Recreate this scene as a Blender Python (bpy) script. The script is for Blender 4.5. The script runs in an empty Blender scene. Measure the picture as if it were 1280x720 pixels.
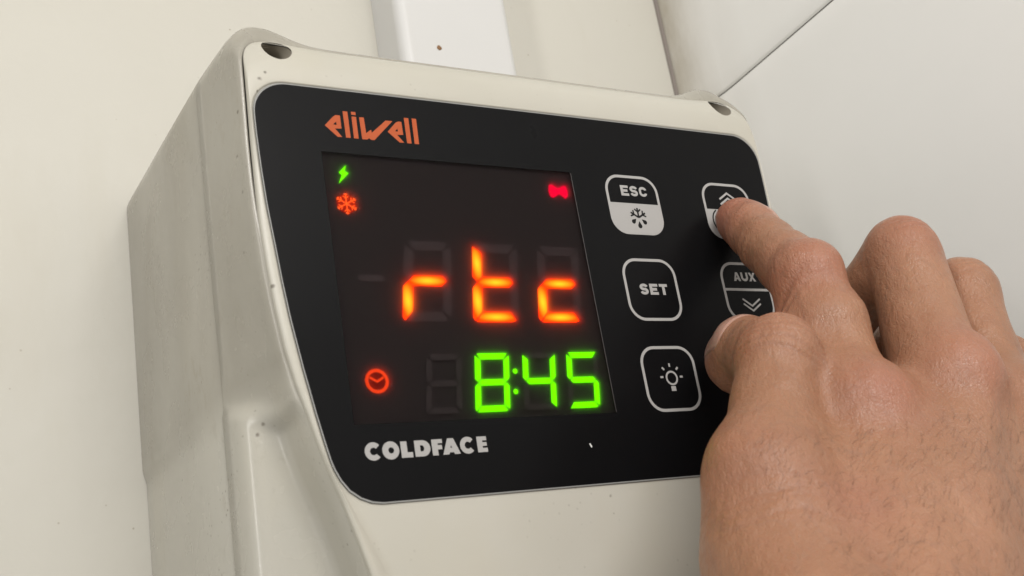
import bpy, bmesh, math
import numpy as np
from mathutils import Vector, Matrix, geometry

# ------------------------------------------------------------------ units
# All measures below are millimetres on the keypad: x right, y down, z into
# the wall (z = 0 is the face of the keypad).  W() turns them into metres.
MM = 0.001
def W(x, y, z=0.0):
    return Vector((x * MM, z * MM, -y * MM))

scene = bpy.context.scene
COL = scene.collection

# ------------------------------------------------------------------ camera
CAM_POS = (-176.44, 103.81, -213.01)
RX = (0.86008456, 0.15915576, -0.48468959)      # camera right, in keypad axes
RY = (0.01827882, 0.93986525, 0.34105600)       # camera down
RZ = (0.50982391, -0.30219655, 0.80545441)      # camera forward
cam_data = bpy.data.cameras.new('camera')
cam = bpy.data.objects.new('camera', cam_data)
COL.objects.link(cam)
def axis(v): return Vector((v[0], v[2], -v[1]))
m = Matrix((axis(RX), -axis(RY), -axis(RZ))).transposed().to_4x4()
m.translation = W(*CAM_POS)
cam.matrix_world = m
cam_data.sensor_width = 36.0
cam_data.lens = 36.0 * 1401.8 / 1280.0
cam_data.clip_start = 0.01
cam_data.clip_end = 30.0
cam_data.dof.use_dof = True
cam_data.dof.focus_distance = 0.292
cam_data.dof.aperture_fstop = 30.0
scene.camera = cam

# ------------------------------------------------------------------ light
world = bpy.data.worlds.new('World')
scene.world = world
world.use_nodes = True
bg = world.node_tree.nodes['Background']
bg.inputs['Color'].default_value = (1.0, 0.975, 0.93, 1)
bg.inputs['Strength'].default_value = 0.38

def area_lamp(name, pos, target, sx, sy, power, color):
    d = bpy.data.lights.new(name, 'AREA')
    d.shape = 'RECTANGLE'; d.size = sx; d.size_y = sy
    d.energy = power; d.color = color
    o = bpy.data.objects.new(name, d); COL.objects.link(o)
    p = W(*pos); o.location = p
    o.rotation_euler = (W(*target) - p).to_track_quat('-Z', 'Y').to_euler()
    return o
area_lamp('ceiling_lamp', (-110, -430, -900), (0, 0, 0), 0.8, 0.22, 9.9, (1.0, 0.97, 0.93))
area_lamp('added_left_light', (-820, -260, -520), (0, -30, 0), 0.10, 0.9, 3.3, (1.0, 0.98, 0.94))  # added off-frame light for the edge streaks and a brighter side wall

scene.view_settings.view_transform = 'Standard'
scene.view_settings.look = 'None'
scene.view_settings.gamma = 1.0
scene.view_settings.exposure = -0.13
scene.render.engine = 'CYCLES'

# ------------------------------------------------------------------ helpers
def tag(o, label=None, cat=None, kind=None, group=None):
    if label: o['label'] = label
    if cat: o['category'] = cat
    if kind: o['kind'] = kind
    if group: o['group'] = group
    return o

def mesh_obj(name, verts, faces, mat=None, parent=None, smooth=False):
    me = bpy.data.meshes.new(name)
    me.from_pydata([tuple(v) for v in verts], [], [tuple(f) for f in faces])
    me.update()
    if mat: me.materials.append(mat)
    if smooth:
        me.polygons.foreach_set('use_smooth', [True] * len(me.polygons))
    o = bpy.data.objects.new(name, me); COL.objects.link(o)
    if parent: o.parent = parent
    return o

def fix_normals(o):
    bm = bmesh.new(); bm.from_mesh(o.data)
    bmesh.ops.recalc_face_normals(bm, faces=bm.faces)
    bm.to_mesh(o.data); bm.free()

def flat_shapes(name, shapes, z, mat, parent, thick=0.05):
    """shapes: list of loop lists (outer, holes...) in keypad mm; each becomes a thin
    printed or lit plate whose face lies at depth z, in one mesh."""
    V, F = [], []
    for loops in shapes:
        b = len(V)
        loops3 = [[Vector((x, y, 0)) for x, y in lp] for lp in loops]
        tris = geometry.tessellate_polygon(loops3)
        flat = [p for lp in loops for p in lp]
        n = len(flat)
        for x, y in flat: V.append(W(x, y, z))
        for x, y in flat: V.append(W(x, y, z + thick))
        for t in tris: F.append(tuple(b + i for i in t))
        k = 0
        for lp in loops:
            c = len(lp)
            for i in range(c):
                j = (i + 1) % c
                F.append((b + k + i, b + k + j, b + n + k + j, b + n + k + i))
            k += c
    o = mesh_obj(name, V, F, mat, parent)
    me = o.data
    # front faces must look to the viewer (-Y in world)
    bm = bmesh.new(); bm.from_mesh(me)
    for f in bm.faces:
        f.normal_update()
        if abs(f.normal.y) > .9 and f.normal.y > 0: f.normal_flip()
    bm.to_mesh(me); bm.free()
    return o

def arc(cx, cy, rx, ry, a0, a1, n):
    return [(cx + rx * math.cos(math.radians(a0 + (a1 - a0) * i / n)),
             cy + ry * math.sin(math.radians(a0 + (a1 - a0) * i / n))) for i in range(n + 1)]

def circle(cx, cy, r, n=28):
    return arc(cx, cy, r, r, 0, 360, n)[:-1]

def stroke(pts, t):
    """a ribbon of width t round an open polyline"""
    L, Rr = [], []
    n = len(pts)
    for i, p in enumerate(pts):
        a = Vector(pts[max(i - 1, 0)]); b = Vector(p); c = Vector(pts[min(i + 1, n - 1)])
        d1 = (b - a).normalized() if i > 0 else (c - b).normalized()
        d2 = (c - b).normalized() if i < n - 1 else d1
        n1 = Vector((-d1.y, d1.x)); n2 = Vector((-d2.y, d2.x))
        mn = (n1 + n2)
        mn = mn.normalized() if mn.length > 1e-6 else n1
        s = t / 2 / max(0.4, mn.dot(n1))
        L.append((b.x + mn.x * s, b.y + mn.y * s)); Rr.append((b.x - mn.x * s, b.y - mn.y * s))
    return [L + Rr[::-1]]

def rrect(cx, cy, w, h, r, n=8):
    x0, x1, y0, y1 = cx - w / 2, cx + w / 2, cy - h / 2, cy + h / 2
    return (arc(x0 + r, y0 + r, r, r, 180, 270, n) + arc(x1 - r, y0 + r, r, r, 270, 360, n) +
            arc(x1 - r, y1 - r, r, r, 0, 90, n) + arc(x0 + r, y1 - r, r, r, 90, 180, n))

def smooth01(t):
    t = np.clip(t, 0, 1); return t * t * (3 - 2 * t)

# ------------------------------------------------------------------ materials
class NT:
    def __init__(s, name):
        s.mat = bpy.data.materials.new(name); s.mat.use_nodes = True
        s.t = s.mat.node_tree; s.n = s.t.nodes; s.l = s.t.links
        s.b = s.n['Principled BSDF']; s.out = s.n['Material Output']
        s.co = s.n.new('ShaderNodeTexCoord')
    def noise(s, scale, detail=3, rough=.55, vec=None, dist=0):
        n = s.n.new('ShaderNodeTexNoise'); n.inputs['Scale'].default_value = scale
        n.inputs['Detail'].default_value = detail; n.inputs['Roughness'].default_value = rough
        n.inputs['Distortion'].default_value = dist
        s.l.new(vec if vec is not None else s.co.outputs['Object'], n.inputs['Vector'])
        return n.outputs['Fac']
    def vor(s, scale, vec=None, feature='F1', rnd=1.0):
        n = s.n.new('ShaderNodeTexVoronoi'); n.inputs['Scale'].default_value = scale
        n.feature = feature; n.inputs['Randomness'].default_value = rnd
        s.l.new(vec if vec is not None else s.co.outputs['Object'], n.inputs['Vector'])
        return n.outputs['Distance']
    def ramp(s, fac, stops):
        n = s.n.new('ShaderNodeValToRGB'); s.l.new(fac, n.inputs['Fac'])
        e = n.color_ramp.elements
        while len(e) < len(stops): e.new(.5)
        for k, (p, c) in enumerate(stops):
            e[k].position = p
            e[k].color = (c, c, c, 1) if isinstance(c, (int, float)) else (*c, 1)
        return n.outputs['Color']
    def mix(s, fac, a, b, mode='MIX'):
        n = s.n.new('ShaderNodeMix'); n.data_type = 'RGBA'; n.blend_type = mode
        for inp, v in ((n.inputs[0], fac), (n.inputs[6], a), (n.inputs[7], b)):
            if isinstance(v, (int, float)): inp.default_value = v
            elif isinstance(v, tuple): inp.default_value = (*v, 1)
            else: s.l.new(v, inp)
        return n.outputs[2]
    def math(s, op, a, b=None, c=None):
        n = s.n.new('ShaderNodeMath'); n.operation = op
        for k, v in enumerate((a, b, c)):
            if v is None: continue
            if isinstance(v, (int, float)): n.inputs[k].default_value = v
            else: s.l.new(v, n.inputs[k])
        return n.outputs[0]
    def mapping(s, scale=(1, 1, 1), rot=(0, 0, 0)):
        n = s.n.new('ShaderNodeMapping'); n.inputs['Scale'].default_value = scale
        n.inputs['Rotation'].default_value = rot
        s.l.new(s.co.outputs['Object'], n.inputs['Vector']); return n.outputs['Vector']
    def spot(s, p, r, soft=.5):
        """1 inside a small blot at keypad position p (mm)"""
        n = s.n.new('ShaderNodeVectorMath'); n.operation = 'DISTANCE'
        s.l.new(s.co.outputs['Object'], n.inputs[0]); n.inputs[1].default_value = W(*p)
        w = s.noise(900, 2)
        d = s.math('ADD', n.outputs['Value'], s.math('MULTIPLY', s.math('SUBTRACT', w, .5), r * MM * 1.6))
        mr = s.n.new('ShaderNodeMapRange'); s.l.new(d, mr.inputs['Value'])
        mr.inputs['From Min'].default_value = r * MM * (1 - soft); mr.inputs['From Max'].default_value = r * MM * (1 + soft * .5)
        mr.inputs['To Min'].default_value = 1; mr.inputs['To Max'].default_value = 0
        return mr.outputs['Result']
    def base(s, v):
        if isinstance(v, tuple): s.b.inputs['Base Color'].default_value = (*v, 1)
        else: s.l.new(v, s.b.inputs['Base Color'])
    def rough(s, v):
        if isinstance(v, (int, float)): s.b.inputs['Roughness'].default_value = v
        else: s.l.new(v, s.b.inputs['Roughness'])
    def bump(s, h, strength=.2, dist=.001):
        n = s.n.new('ShaderNodeBump'); n.inputs['Strength'].default_value = strength
        n.inputs['Distance'].default_value = dist
        s.l.new(h, n.inputs['Height'])
        prev = s.b.inputs['Normal'].links
        if prev: s.l.new(prev[0].from_socket, n.inputs['Normal'])
        s.l.new(n.outputs['Normal'], s.b.inputs['Normal'])

def mat_wall():
    m = NT('cream_wall_paint')
    m.base(m.mix(m.ramp(m.noise(6, 3), [(.35, 0), (.65, 1)]), (.535, .515, .455), (.565, .545, .485)))
    st = m.ramp(m.noise(16, 6, .65, m.mapping((1, 1, .3))), [(.56, 0), (.78, 1)])
    b0 = m.b.inputs['Base Color'].links[0].from_socket
    fl = m.math('MULTIPLY', m.ramp(m.vor(160), [(.03, 1), (.07, 0)]), m.ramp(m.noise(20, 2), [(.52, 0), (.60, .8)]))
    m.base(m.mix(fl, m.mix(m.math('MULTIPLY', st, .22), b0, (.42, .37, .26)), (.25, .2, .13)))
    m.rough(.5); m.bump(m.noise(140, 4), .2, .0006); m.bump(m.noise(14, 3), .25, .004)
    return m.mat

def mat_side_wall():
    m = NT('white_panel_paint')
    c = m.mix(m.ramp(m.noise(9, 4), [(.3, 0), (.7, 1)]), (.85, .845, .825), (.885, .88, .86))
    # grime of the inner corner, with its shade put into the colour (object Y = depth towards the back wall)
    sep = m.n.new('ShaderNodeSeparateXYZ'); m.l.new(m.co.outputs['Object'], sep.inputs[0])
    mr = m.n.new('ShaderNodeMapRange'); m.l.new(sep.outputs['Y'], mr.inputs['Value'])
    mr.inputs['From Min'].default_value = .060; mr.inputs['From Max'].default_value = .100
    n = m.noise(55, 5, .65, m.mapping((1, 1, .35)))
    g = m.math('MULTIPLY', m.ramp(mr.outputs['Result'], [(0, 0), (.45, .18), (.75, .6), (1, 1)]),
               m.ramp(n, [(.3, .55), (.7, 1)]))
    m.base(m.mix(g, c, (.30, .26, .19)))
    m.rough(.4); m.bump(m.noise(120, 3), .1, .0004)
    return m.mat

def mat_trunking():
    m = NT('white_trunking_plastic')
    c = m.mix(m.ramp(m.noise(12, 4), [(.3, 0), (.7, 1)]), (.60, .595, .585), (.63, .625, .615))
    m.base(c); m.rough(.35); m.bump(m.noise(90, 3), .08, .0004)
    return m.mat

def mat_housing(flank):
    m = NT('aged_housing_plastic' if flank else 'front_cover_plastic')
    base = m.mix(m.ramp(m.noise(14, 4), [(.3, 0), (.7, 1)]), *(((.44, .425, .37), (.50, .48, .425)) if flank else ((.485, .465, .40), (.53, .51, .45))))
    # yellowish and greyish broad handling stains
    base = m.mix(m.math('MULTIPLY', m.ramp(m.noise(30, 5, .6, m.mapping((1, 1, .5))), [(.5, 0), (.8, 1)]), .35), base, (.50, .46, .36))
    # fine dark flecks, more of them where the noise mask allows
    mask = m.ramp(m.noise(45, 4, .6), [(.50, 0), (.64, 1)])
    fl = m.ramp(m.vor(480), [(.0, 1), (.10, .85), (.17, 0)])
    sc = .75 if flank else .25
    base = m.mix(m.math('MULTIPLY', m.math('MULTIPLY', fl, mask), sc), base, (.13, .11, .08))
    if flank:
        # side shade of the upper flank is painted into its colour; the moulded ledge below y = 45 mm stays paler
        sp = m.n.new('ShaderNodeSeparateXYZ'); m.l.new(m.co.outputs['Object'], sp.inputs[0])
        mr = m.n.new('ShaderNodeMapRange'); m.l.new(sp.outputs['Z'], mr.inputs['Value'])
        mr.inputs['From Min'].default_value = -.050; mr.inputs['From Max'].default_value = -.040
        flank_shade = m.math('MULTIPLY', mr.outputs['Result'], m.ramp(m.noise(40, 5, .6, m.mapping((1, 1, .4))), [(.3, .45), (.7, .85)]))
        base = m.mix(flank_shade, base, (.29, .27, .225))
        smear = m.ramp(m.noise(260, 5, .7, m.mapping((1, 1, .45))), [(.56, 0), (.70, 1)])
        m2 = m.ramp(m.noise(25, 3, .6), [(.42, 0), (.62, 1)])
        base = m.mix(m.math('MULTIPLY', m.math('MULTIPLY', smear, m2), .38), base, (.27, .24, .18))
        spots = [((-99.6, 50.4, 15), .45), ((-98.9, 49.8, 15), .3), ((-101.2, 52.6, 15), .55), ((-103.3, 48.2, 13), .35),
                 ((-94.9, 47.6, 14), .16), ((-94.7, 48.3, 14), .2), ((-94.5, 49.0, 14), .16), ((-94.3, 49.7, 14), .2), ((-94.1, 50.4, 14), .16), ((-103, 22, 7), .7), ((-103, 14, 8), .45), ((-102.5, -18, 4), .5), ((-102.8, -8, 6), .45), ((-102.6, 1, 5), .5)]
    else:
        spots = [((-98.2, -24.8, 0), .55), ((-98.9, -21.5, 0), .35), ((-96.7, -26.5, 0), .4), ((-24.2, 74.4, 0), .45),
                 ((-23.2, 80.0, 0), .3), ((-24.3, 78.4, 0), .35), ((-66, 77, 0), .3), ((-99.8, 24.5, .3), .5), ((-100.3, 31, .6), .4)]
    for p, r in spots:
        base = m.mix(m.math('MULTIPLY', m.spot(p, r), .8), base, (.12, .10, .075))
    m.base(base)
    m.rough(m.ramp(m.noise(60, 4), [(.3, .18 if flank else .30), (.7, .32 if flank else .44)]))
    m.bump(m.noise(700, 3), .12, .0002)
    m.bump(m.noise(25, 3), .10, .0012)
    return m.mat

def mat_simple(name, col, rough=.5, spec=None, metal=0, bumpn=None):
    m = NT(name); m.base(col); m.rough(rough); m.b.inputs['Metallic'].default_value = metal
    if spec is not None: m.b.inputs['Specular IOR Level'].default_value = spec
    if bumpn: m.bump(m.noise(bumpn, 3), .15, .0003)
    return m.mat

def mat_overlay():
    m = NT('black_keypad_film')
    m.base(m.mix(m.noise(35, 3), (.0042, .0042, .0047), (.0058, .0058, .0064)))
    m.b.inputs['Specular IOR Level'].default_value = .075
    m.rough(m.ramp(m.noise(20, 5, .6), [(.3, .26), (.75, .38)]))
    m.bump(m.noise(1800, 2), .05, .0001)
    return m.mat

def mat_window():
    """smoked diffusing film: mostly clear, a little of the light passing it is scattered"""
    m = NT('smoked_display_film')
    n, l = m.n, m.l
    tr = n.new('ShaderNodeBsdfTransparent'); tr.inputs['Color'].default_value = (.80, .78, .78, 1)
    tl = n.new('ShaderNodeBsdfTranslucent'); tl.inputs['Color'].default_value = (.62, .50, .50, 1)
    gl = n.new('ShaderNodeBsdfGlossy'); gl.inputs['Roughness'].default_value = .30
    mx = n.new('ShaderNodeMixShader'); mx.inputs[0].default_value = .42
    l.new(tr.outputs[0], mx.inputs[1]); l.new(tl.outputs[0], mx.inputs[2])
    fr = n.new('ShaderNodeFresnel'); fr.inputs['IOR'].default_value = 1.11
    mx2 = n.new('ShaderNodeMixShader'); l.new(fr.outputs[0], mx2.inputs[0])
    l.new(mx.outputs[0], mx2.inputs[1]); l.new(gl.outputs[0], mx2.inputs[2])
    l.new(mx2.outputs[0], m.out.inputs['Surface'])
    return m.mat

def mat_led(name, edge, core, strength, radius=None):
    """lit light-box segment: a lamp sits behind its middle, so it is hotter there"""
    m = NT(name)
    em = m.n.new('ShaderNodeEmission'); em.inputs['Strength'].default_value = strength
    if core is None: em.inputs['Color'].default_value = (*edge, 1)
    else:
        mp = m.n.new('ShaderNodeMapping'); mp.inputs['Location'].default_value = (-.5, 0, -.5); mp.inputs['Scale'].default_value = (1, 0, 1)
        m.l.new(m.co.outputs['Generated'], mp.inputs['Vector'])
        ln = m.n.new('ShaderNodeVectorMath'); ln.operation = 'LENGTH'; m.l.new(mp.outputs[0], ln.inputs[0])
        c = m.ramp(m.math('ADD', ln.outputs['Value'], m.math('MULTIPLY', m.noise(700, 2), .06)), [(.05, core), (.50, edge)])
        m.l.new(c, em.inputs['Color'])
    m.l.new(em.outputs[0], m.out.inputs['Surface'])
    return m.mat

def mat_skin():
    m = NT('skin')
    at = m.n.new('ShaderNodeAttribute'); at.attribute_name = 'redness'
    tone = m.mix(m.ramp(m.noise(38, 4, .6), [(.3, 0), (.72, 1)]), (.300, .146, .082), (.390, .197, .115))
    tone = m.mix(m.math('MULTIPLY', m.ramp(m.noise(180, 4, .65), [(.45, 0), (.75, 1)]), .45), tone, (.30, .138, .083))
    vn = m.ramp(m.noise(55, 2, .5, m.mapping((1.6, 1.6, .55), (0, .45, 0)), .8), [(.47, 0), (.50, 1), (.53, 0)])
    tone = m.mix(m.math('MULTIPLY', vn, .16), tone, (.20, .13, .10))
    tone = m.mix(m.math('MULTIPLY', at.outputs['Fac'], .75), tone, (.40, .145, .10))
    at2 = m.n.new('ShaderNodeAttribute'); at2.attribute_name = 'crease'
    tone = m.mix(m.math('MULTIPLY', at2.outputs['Fac'], .45), tone, (.30, .13, .085))
    # pores
    pr = m.ramp(m.vor(900), [(.05, 1), (.22, 0)])
    tone = m.mix(m.math('MULTIPLY', pr, .22), tone, (.30, .15, .09))
    m.base(tone)
    m.rough(m.ramp(m.noise(300, 3), [(.3, .28), (.7, .46)]))
    m.b.inputs['Subsurface Weight'].default_value = .22
    m.b.inputs['Subsurface Radius'].default_value = (.0030, .0011, .0006)
    m.b.inputs['Subsurface Scale'].default_value = 1.0
    m.b.inputs['Specular IOR Level'].default_value = .42
    # fine lattice of skin lines, stretched across the limb, plus fine wrinkles
    v1 = m.vor(900, m.mapping((1, 1, .5), (0, .5, .2)), 'DISTANCE_TO_EDGE')
    v2 = m.vor(1700, None, 'DISTANCE_TO_EDGE')
    m.bump(m.ramp(v1, [(0, 0), (.18, 1)]), .28, .00016)
    m.bump(m.ramp(v2, [(0, 0), (.22, 1)]), .28, .00016)
    m.bump(m.noise(230, 4, .65, m.mapping((1, 1, .5), (0, .6, 0))), .6, .0008)
    m.bump(m.noise(620, 3, .6, m.mapping((1, 1, .6), (0, -.5, 0))), .55, .0004)
    return m.mat

M_WALL = mat_wall(); M_SIDE = mat_side_wall(); M_TRUNK = mat_trunking()
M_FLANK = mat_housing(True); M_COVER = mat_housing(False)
M_OVER = mat_overlay(); M_WIN = mat_window()
M_RIM = mat_simple('film_edge_glint', (.26, .26, .25), .45)
M_WHITE = mat_simple('pale_grey_print', (.375, .365, .355), .5, bumpn=500)
M_ORANGE = mat_simple('orange_print', (.44, .085, .022), .5, spec=.25, bumpn=500)
M_DARKPRINT = mat_simple('black_print', (.008, .008, .008), .5, spec=.12)
M_BOARD = mat_simple('display_board', (.0065, .0045, .0045), .8)
M_UNLIT = mat_simple('unlit_segment', (.030, .023, .024), .7)
M_UNLITG = mat_simple('unlit_green_segment', (.019, .016, .016), .7)
M_METAL = mat_simple('dull_screw_steel', (.20, .19, .17), .45, metal=.8)
M_HOLE = mat_simple('hole_liner_plastic', (.30, .27, .22), .6)
M_SPECK = mat_simple('pale_speck', (.7, .7, .68), .5)
M_BROWN = mat_simple('brown_speck', (.22, .11, .04), .6)
M_GROUT = mat_simple('joint_shadow_grime', (.22, .19, .17), .8)
M_RED = mat_led('red_led_segment', (1.0, .028, .0), (1.1, .27, .008), 5.6)
M_GREEN = mat_led('green_led_segment', (.14, 1.0, .0), None, 2.6)
M_REDICON = mat_led('red_icon_light', (1.0, .09, .012), None, 3.0)
M_REDCLOCK = mat_led('red_clock_light', (1.0, .06, .01), None, 1.7)
M_REDDEEP = mat_led('deep_red_glow', (.55, .006, .002), None, .8)
M_PINK = mat_led('crimson_icon_light', (1.0, .0, .035), None, 1.9)
M_SKIN = mat_skin()
M_NAIL = mat_simple('fingernail', (.43, .25, .19), .28)
M_NAIL.node_tree.nodes['Principled BSDF'].inputs['Subsurface Weight'].default_value = .15
M_NAIL.node_tree.nodes['Principled BSDF'].inputs['Subsurface Radius'].default_value = (.002, .0008, .0005)

# ------------------------------------------------------------------ setting
def grid_sheet(name, P0, P1, P2, nu, nv, mat):
    """a sheet P0 + u(P1-P0) + v(P2-P0)"""
    P0, P1, P2 = map(Vector, (P0, P1, P2)); V = []; F = []
    for j in range(nv + 1):
        for i in range(nu + 1):
            V.append(W(*(P0 + (P1 - P0) * (i / nu) + (P2 - P0) * (j / nv))))
    for j in range(nv):
        for i in range(nu):
            a = j * (nu + 1) + i; F.append((a, a + 1, a + nu + 2, a + nu + 1))
    return mesh_obj(name, V, F, mat)

WALL_Z = 100.0
wall = grid_sheet('wall', (-1400, -1100, WALL_Z), (121, -1100, WALL_Z), (-1400, 1200, WALL_Z), 6, 6, M_WALL)
tag(wall, 'cream painted wall behind the controller', kind='structure')

# side wall of two sandwich panels, one above the other, each curving into the corner in a cove
def side_panel(y0, y1, parent):
    prof = []
    SX = 119.0
    for k in range(11):                      # cove: leaves the back wall steeply, then runs along the side
        a = k / 10
        th = math.radians(20 + 70 * a)
        prof.append((SX + 3.0 - 9.0 * (1 - math.sin(th)) , WALL_Z + 2 - 30 * a))
    prof += [(SX + 3.05, z) for z in (60, 40, 10, -40, -120, -300, -700, -1200)]
    ys = [y0, y0 + .5, y0 + 1.2] + list(np.linspace(y0 + 8, y1 - 8, 6)) + [y1 - 1.2, y1 - .5, y1]
    ins = [.9, .25, 0] + [0] * 6 + [0, .25, .9]
    V = []; F = []
    for y, dx in zip(ys, ins):
        for x, z in prof: V.append(W(x + dx, y + .062 * (z - 77.6), z))
    n = len(prof)
    for j in range(len(ys) - 1):
        for i in range(n - 1):
            a = j * n + i; F.append((a, a + 1, a + n + 1, a + n))
    return mesh_obj('wall_panel', V, F, M_SIDE, parent, True)
sw = grid_sheet('side_wall', (123.9, -1100, 98), (123.9, -1100, -1200), (123.9, 1200, 98), 2, 2, M_GROUT)
tag(sw, 'white panelled side wall meeting the cream wall in a grimy corner', kind='structure')
JOINT = -90.9
side_panel(-1090, JOINT - .24, sw); side_panel(JOINT + .24, 1190, sw)

bead = mesh_obj('corner_joint', [W(x, y, z) for y in (-1090, 1190) for x, z in ((115.6, 99.9), (115.9, 99.2), (116.6, 98.6), (117.4, 99.9))], [(0, 1, 5, 4), (1, 2, 6, 5), (2, 3, 7, 6)], M_GROUT, sw)
# white cable trunking coming down the wall into the top of the box
def extrude_profile(name, prof, y0, y1, mat, parent=None, smooth=False):
    n = len(prof); V = [W(x, y, z) for y in (y0, y1) for x, z in prof]
    F = [(i, (i + 1) % n, n + (i + 1) % n, n + i) for i in range(n)] + [tuple(range(n)), tuple(range(2 * n - 1, n - 1, -1))]
    return mesh_obj(name, V, F, mat, parent, smooth)
trunk = bpy.data.objects.new('cable_trunking', None); COL.objects.link(trunk)
trunk.location = W(5, -40, WALL_Z)
tag(trunk, 'white rectangular cable trunking running up the cream wall above the box', 'cable trunking')
def at_parent(o, p):
    o.parent = p; o.matrix_parent_inverse = Matrix.Translation(-p.location); return o
prof = [(-17.0, 99.9), (-17.4, 90), (-17.7, 84)] + arc(-13.9, 83.8, 3.8, 3.8, 180, 270, 8) + arc(24.0, 83.4, 3.4, 3.4, 270, 360, 6) + [(27.4, 90), (27.4, 99.9)]
lid = extrude_profile('trunking_cover', prof, -900, -30, M_TRUNK); at_parent(lid, trunk)
sp = bpy.data.meshes.new('stain_spot')
bm = bmesh.new(); bmesh.ops.create_icosphere(bm, subdivisions=2, radius=1.0)
rs = np.random.RandomState(4)
for v in bm.verts: v.co = Vector((v.co.x * .9, v.co.z * .3, v.co.y * .95)) * (1 + .35 * (rs.rand() - .5)) * MM
bm.to_mesh(sp); bm.free(); sp.materials.append(M_BROWN)
spo = bpy.data.objects.new('stain_spot', sp); COL.objects.link(spo)
spo.location = W(-3.8, -93.2, 79.95); at_parent(spo, trunk)

# ------------------------------------------------------------------ controller
ctrl = bpy.data.objects.new('refrigeration_controller', None); COL.objects.link(ctrl)
tag(ctrl, 'cream wall mounted refrigeration controller with black keypad showing rtc and 8:45', 'controller')

XC = -26.0
OVL = [(-16.5, -100.3), (-12, -100.3), (-3, -100.0), (6, -99.5), (15.4, -98.6), (23.2, -97.9), (32, -96.9), (42.5, -95.3), (52.7, -93.5), (59, -92.25), (64, -91.1)]
def overlay_left(y): return float(np.interp(y, [p[0] for p in OVL] + [300], [p[1] for p in OVL] + [-30]))
EDGE = [(-30, -101.0), (-22, -101.1), (-10, -101.3), (0, -101.3), (10, -101.2), (20, -100.6), (29, -99.7), (38, -98.5), (46, -96.9), (52, -95.2), (58, -93.7), (64, -92.0), (70, -89.9), (78, -87.5), (86, -85.4), (95, -83.0), (110, -80.0), (130, -77.5), (160, -76), (270, -76)]
def edge_left(y):
    return float(np.interp(y, [p[0] for p in EDGE], [p[1] for p in EDGE]))

# sampling along the left half of a U: (kind, parameter)
YS = list(np.concatenate([np.linspace(268, 130, 8), np.linspace(120, 60, 25), np.linspace(58, 36, 34), np.linspace(34, -20, 25)]))
NARC, NTOP = 18, 84
def u_curve(left_x, left_z, top_y, top_z, r, ear=0.0, y_corner=None):
    """left_x(y), left_z(y) functions; closed over the top with a corner of radius r.
    Returns the whole U, left then mirrored right, as points (x, y, z)."""
    yc = top_y + r
    pts = []
    for y in YS:
        yy = y if y > 30 else 30 + (y - 30) * (30 - yc) / 50.0
        pts.append((left_x(yy), yy, left_z(yy)))
    xl = left_x(yc); zl = left_z(yc)
    for k in range(1, NARC + 1):
        a = math.radians(90 * k / NARC)
        t = smooth01(k / NARC)
        pts.append((xl + r - r * math.cos(a), yc - r * math.sin(a), zl + (top_z - zl) * t))
    x0 = xl + r
    for k in range(1, NTOP + 1):
        pts.append((x0 + (XC - x0) * k / NTOP, top_y, top_z))
    if ear:
        pts = [(x, y - ear * float(np.exp(-((abs(x - XC) - 68) / 8.5) ** 2)) if y < yc + 1 else y, z) for x, y, z in pts]
    right = [(2 * XC - x, y, z) for x, y, z in pts[-2::-1]]
    return pts + right

def loft(name, curves, mat, parent, cap_first=False):
    V = []; F = []; n = len(curves[0])
    for c in curves: V += [W(*p) for p in c]
    for j in range(len(curves) - 1):
        for i in range(n - 1):
            a = j * n + i; F.append((a, a + n, a + n + 1, a + 1))
    if cap_first:
        for i in range(n // 2):
            a, b = i, n - 1 - i
            if curves[0][i + 1][1] < 57: break        # above this the keypad film spans the opening
            if b - 1 == a + 1: F.append((a, a + 1, b))
            elif b - 1 > a + 1: F.append((a, a + 1, b - 1, b))
    o = mesh_obj(name, V, F, mat, parent, True)
    return o

# front cover: flat floor with the keypad recess, a rim round it, then the rolled edge
def const(v): return lambda y: v
def rec_left(y):
    if y < 62: return overlay_left(y) - .16
    return edge_left(y) + float(np.interp(y, [62, 66, 74, 84, 300], [.80, .75, 1.7, 3.3, 3.4]))
def low_t(y): return smf(y, 64, 84)
def smf(y, a, b): return float(smooth01((y - a) / (b - a)))

cov = []
cov.append(u_curve(lambda y: rec_left(y) + 2.0, const(.38), -22.5, .38, 7.0))
cov.append(u_curve(rec_left, const(.36), -24.45, .36, 8.1))
cov.append(u_curve(lambda y: rec_left(y) - .10, const(.30), -24.5, .30, 8.1))
cov.append(u_curve(lambda y: rec_left(y) - .17 - .9 * low_t(y), lambda y: .03 + .12 * low_t(y), -24.62, .03, 8.1))
cov.append(u_curve(lambda y: rec_left(y) - .36 - 1.3 * low_t(y), const(-.05), -24.9, -.05, 8.2))
def el(off): return lambda y: max(edge_left(y) + off, -200) if True else 0
def rim_in(y): return rec_left(y) - .36 - 1.3 * low_t(y)
cov.append(u_curve(lambda y: min(edge_left(y) + .95, rim_in(y) - .08), const(-.05), -28.6, -.02, 8.6))
for off, zl, th in ((.55, .0, 12), (.28, .12, 22), (.10, .32, 32), (.02, .6, 42), (0, .9, 52), (0, 1.2, 62), (.05, 1.5, 70)):
    R_ = 10.0; a = math.radians(th)
    cov.append(u_curve(lambda y, off=off, th=th: min(edge_left(y) + off, rim_in(y) - .10 - th * .0006), const(zl), -29.0 - R_ * math.sin(a) * .93, R_ * (1 - math.cos(a)), 9.0, ear=.9 * th / 70))
cover = loft('front_cover', cov, M_COVER, ctrl, cap_first=True)
fix_normals(cover)

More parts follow.
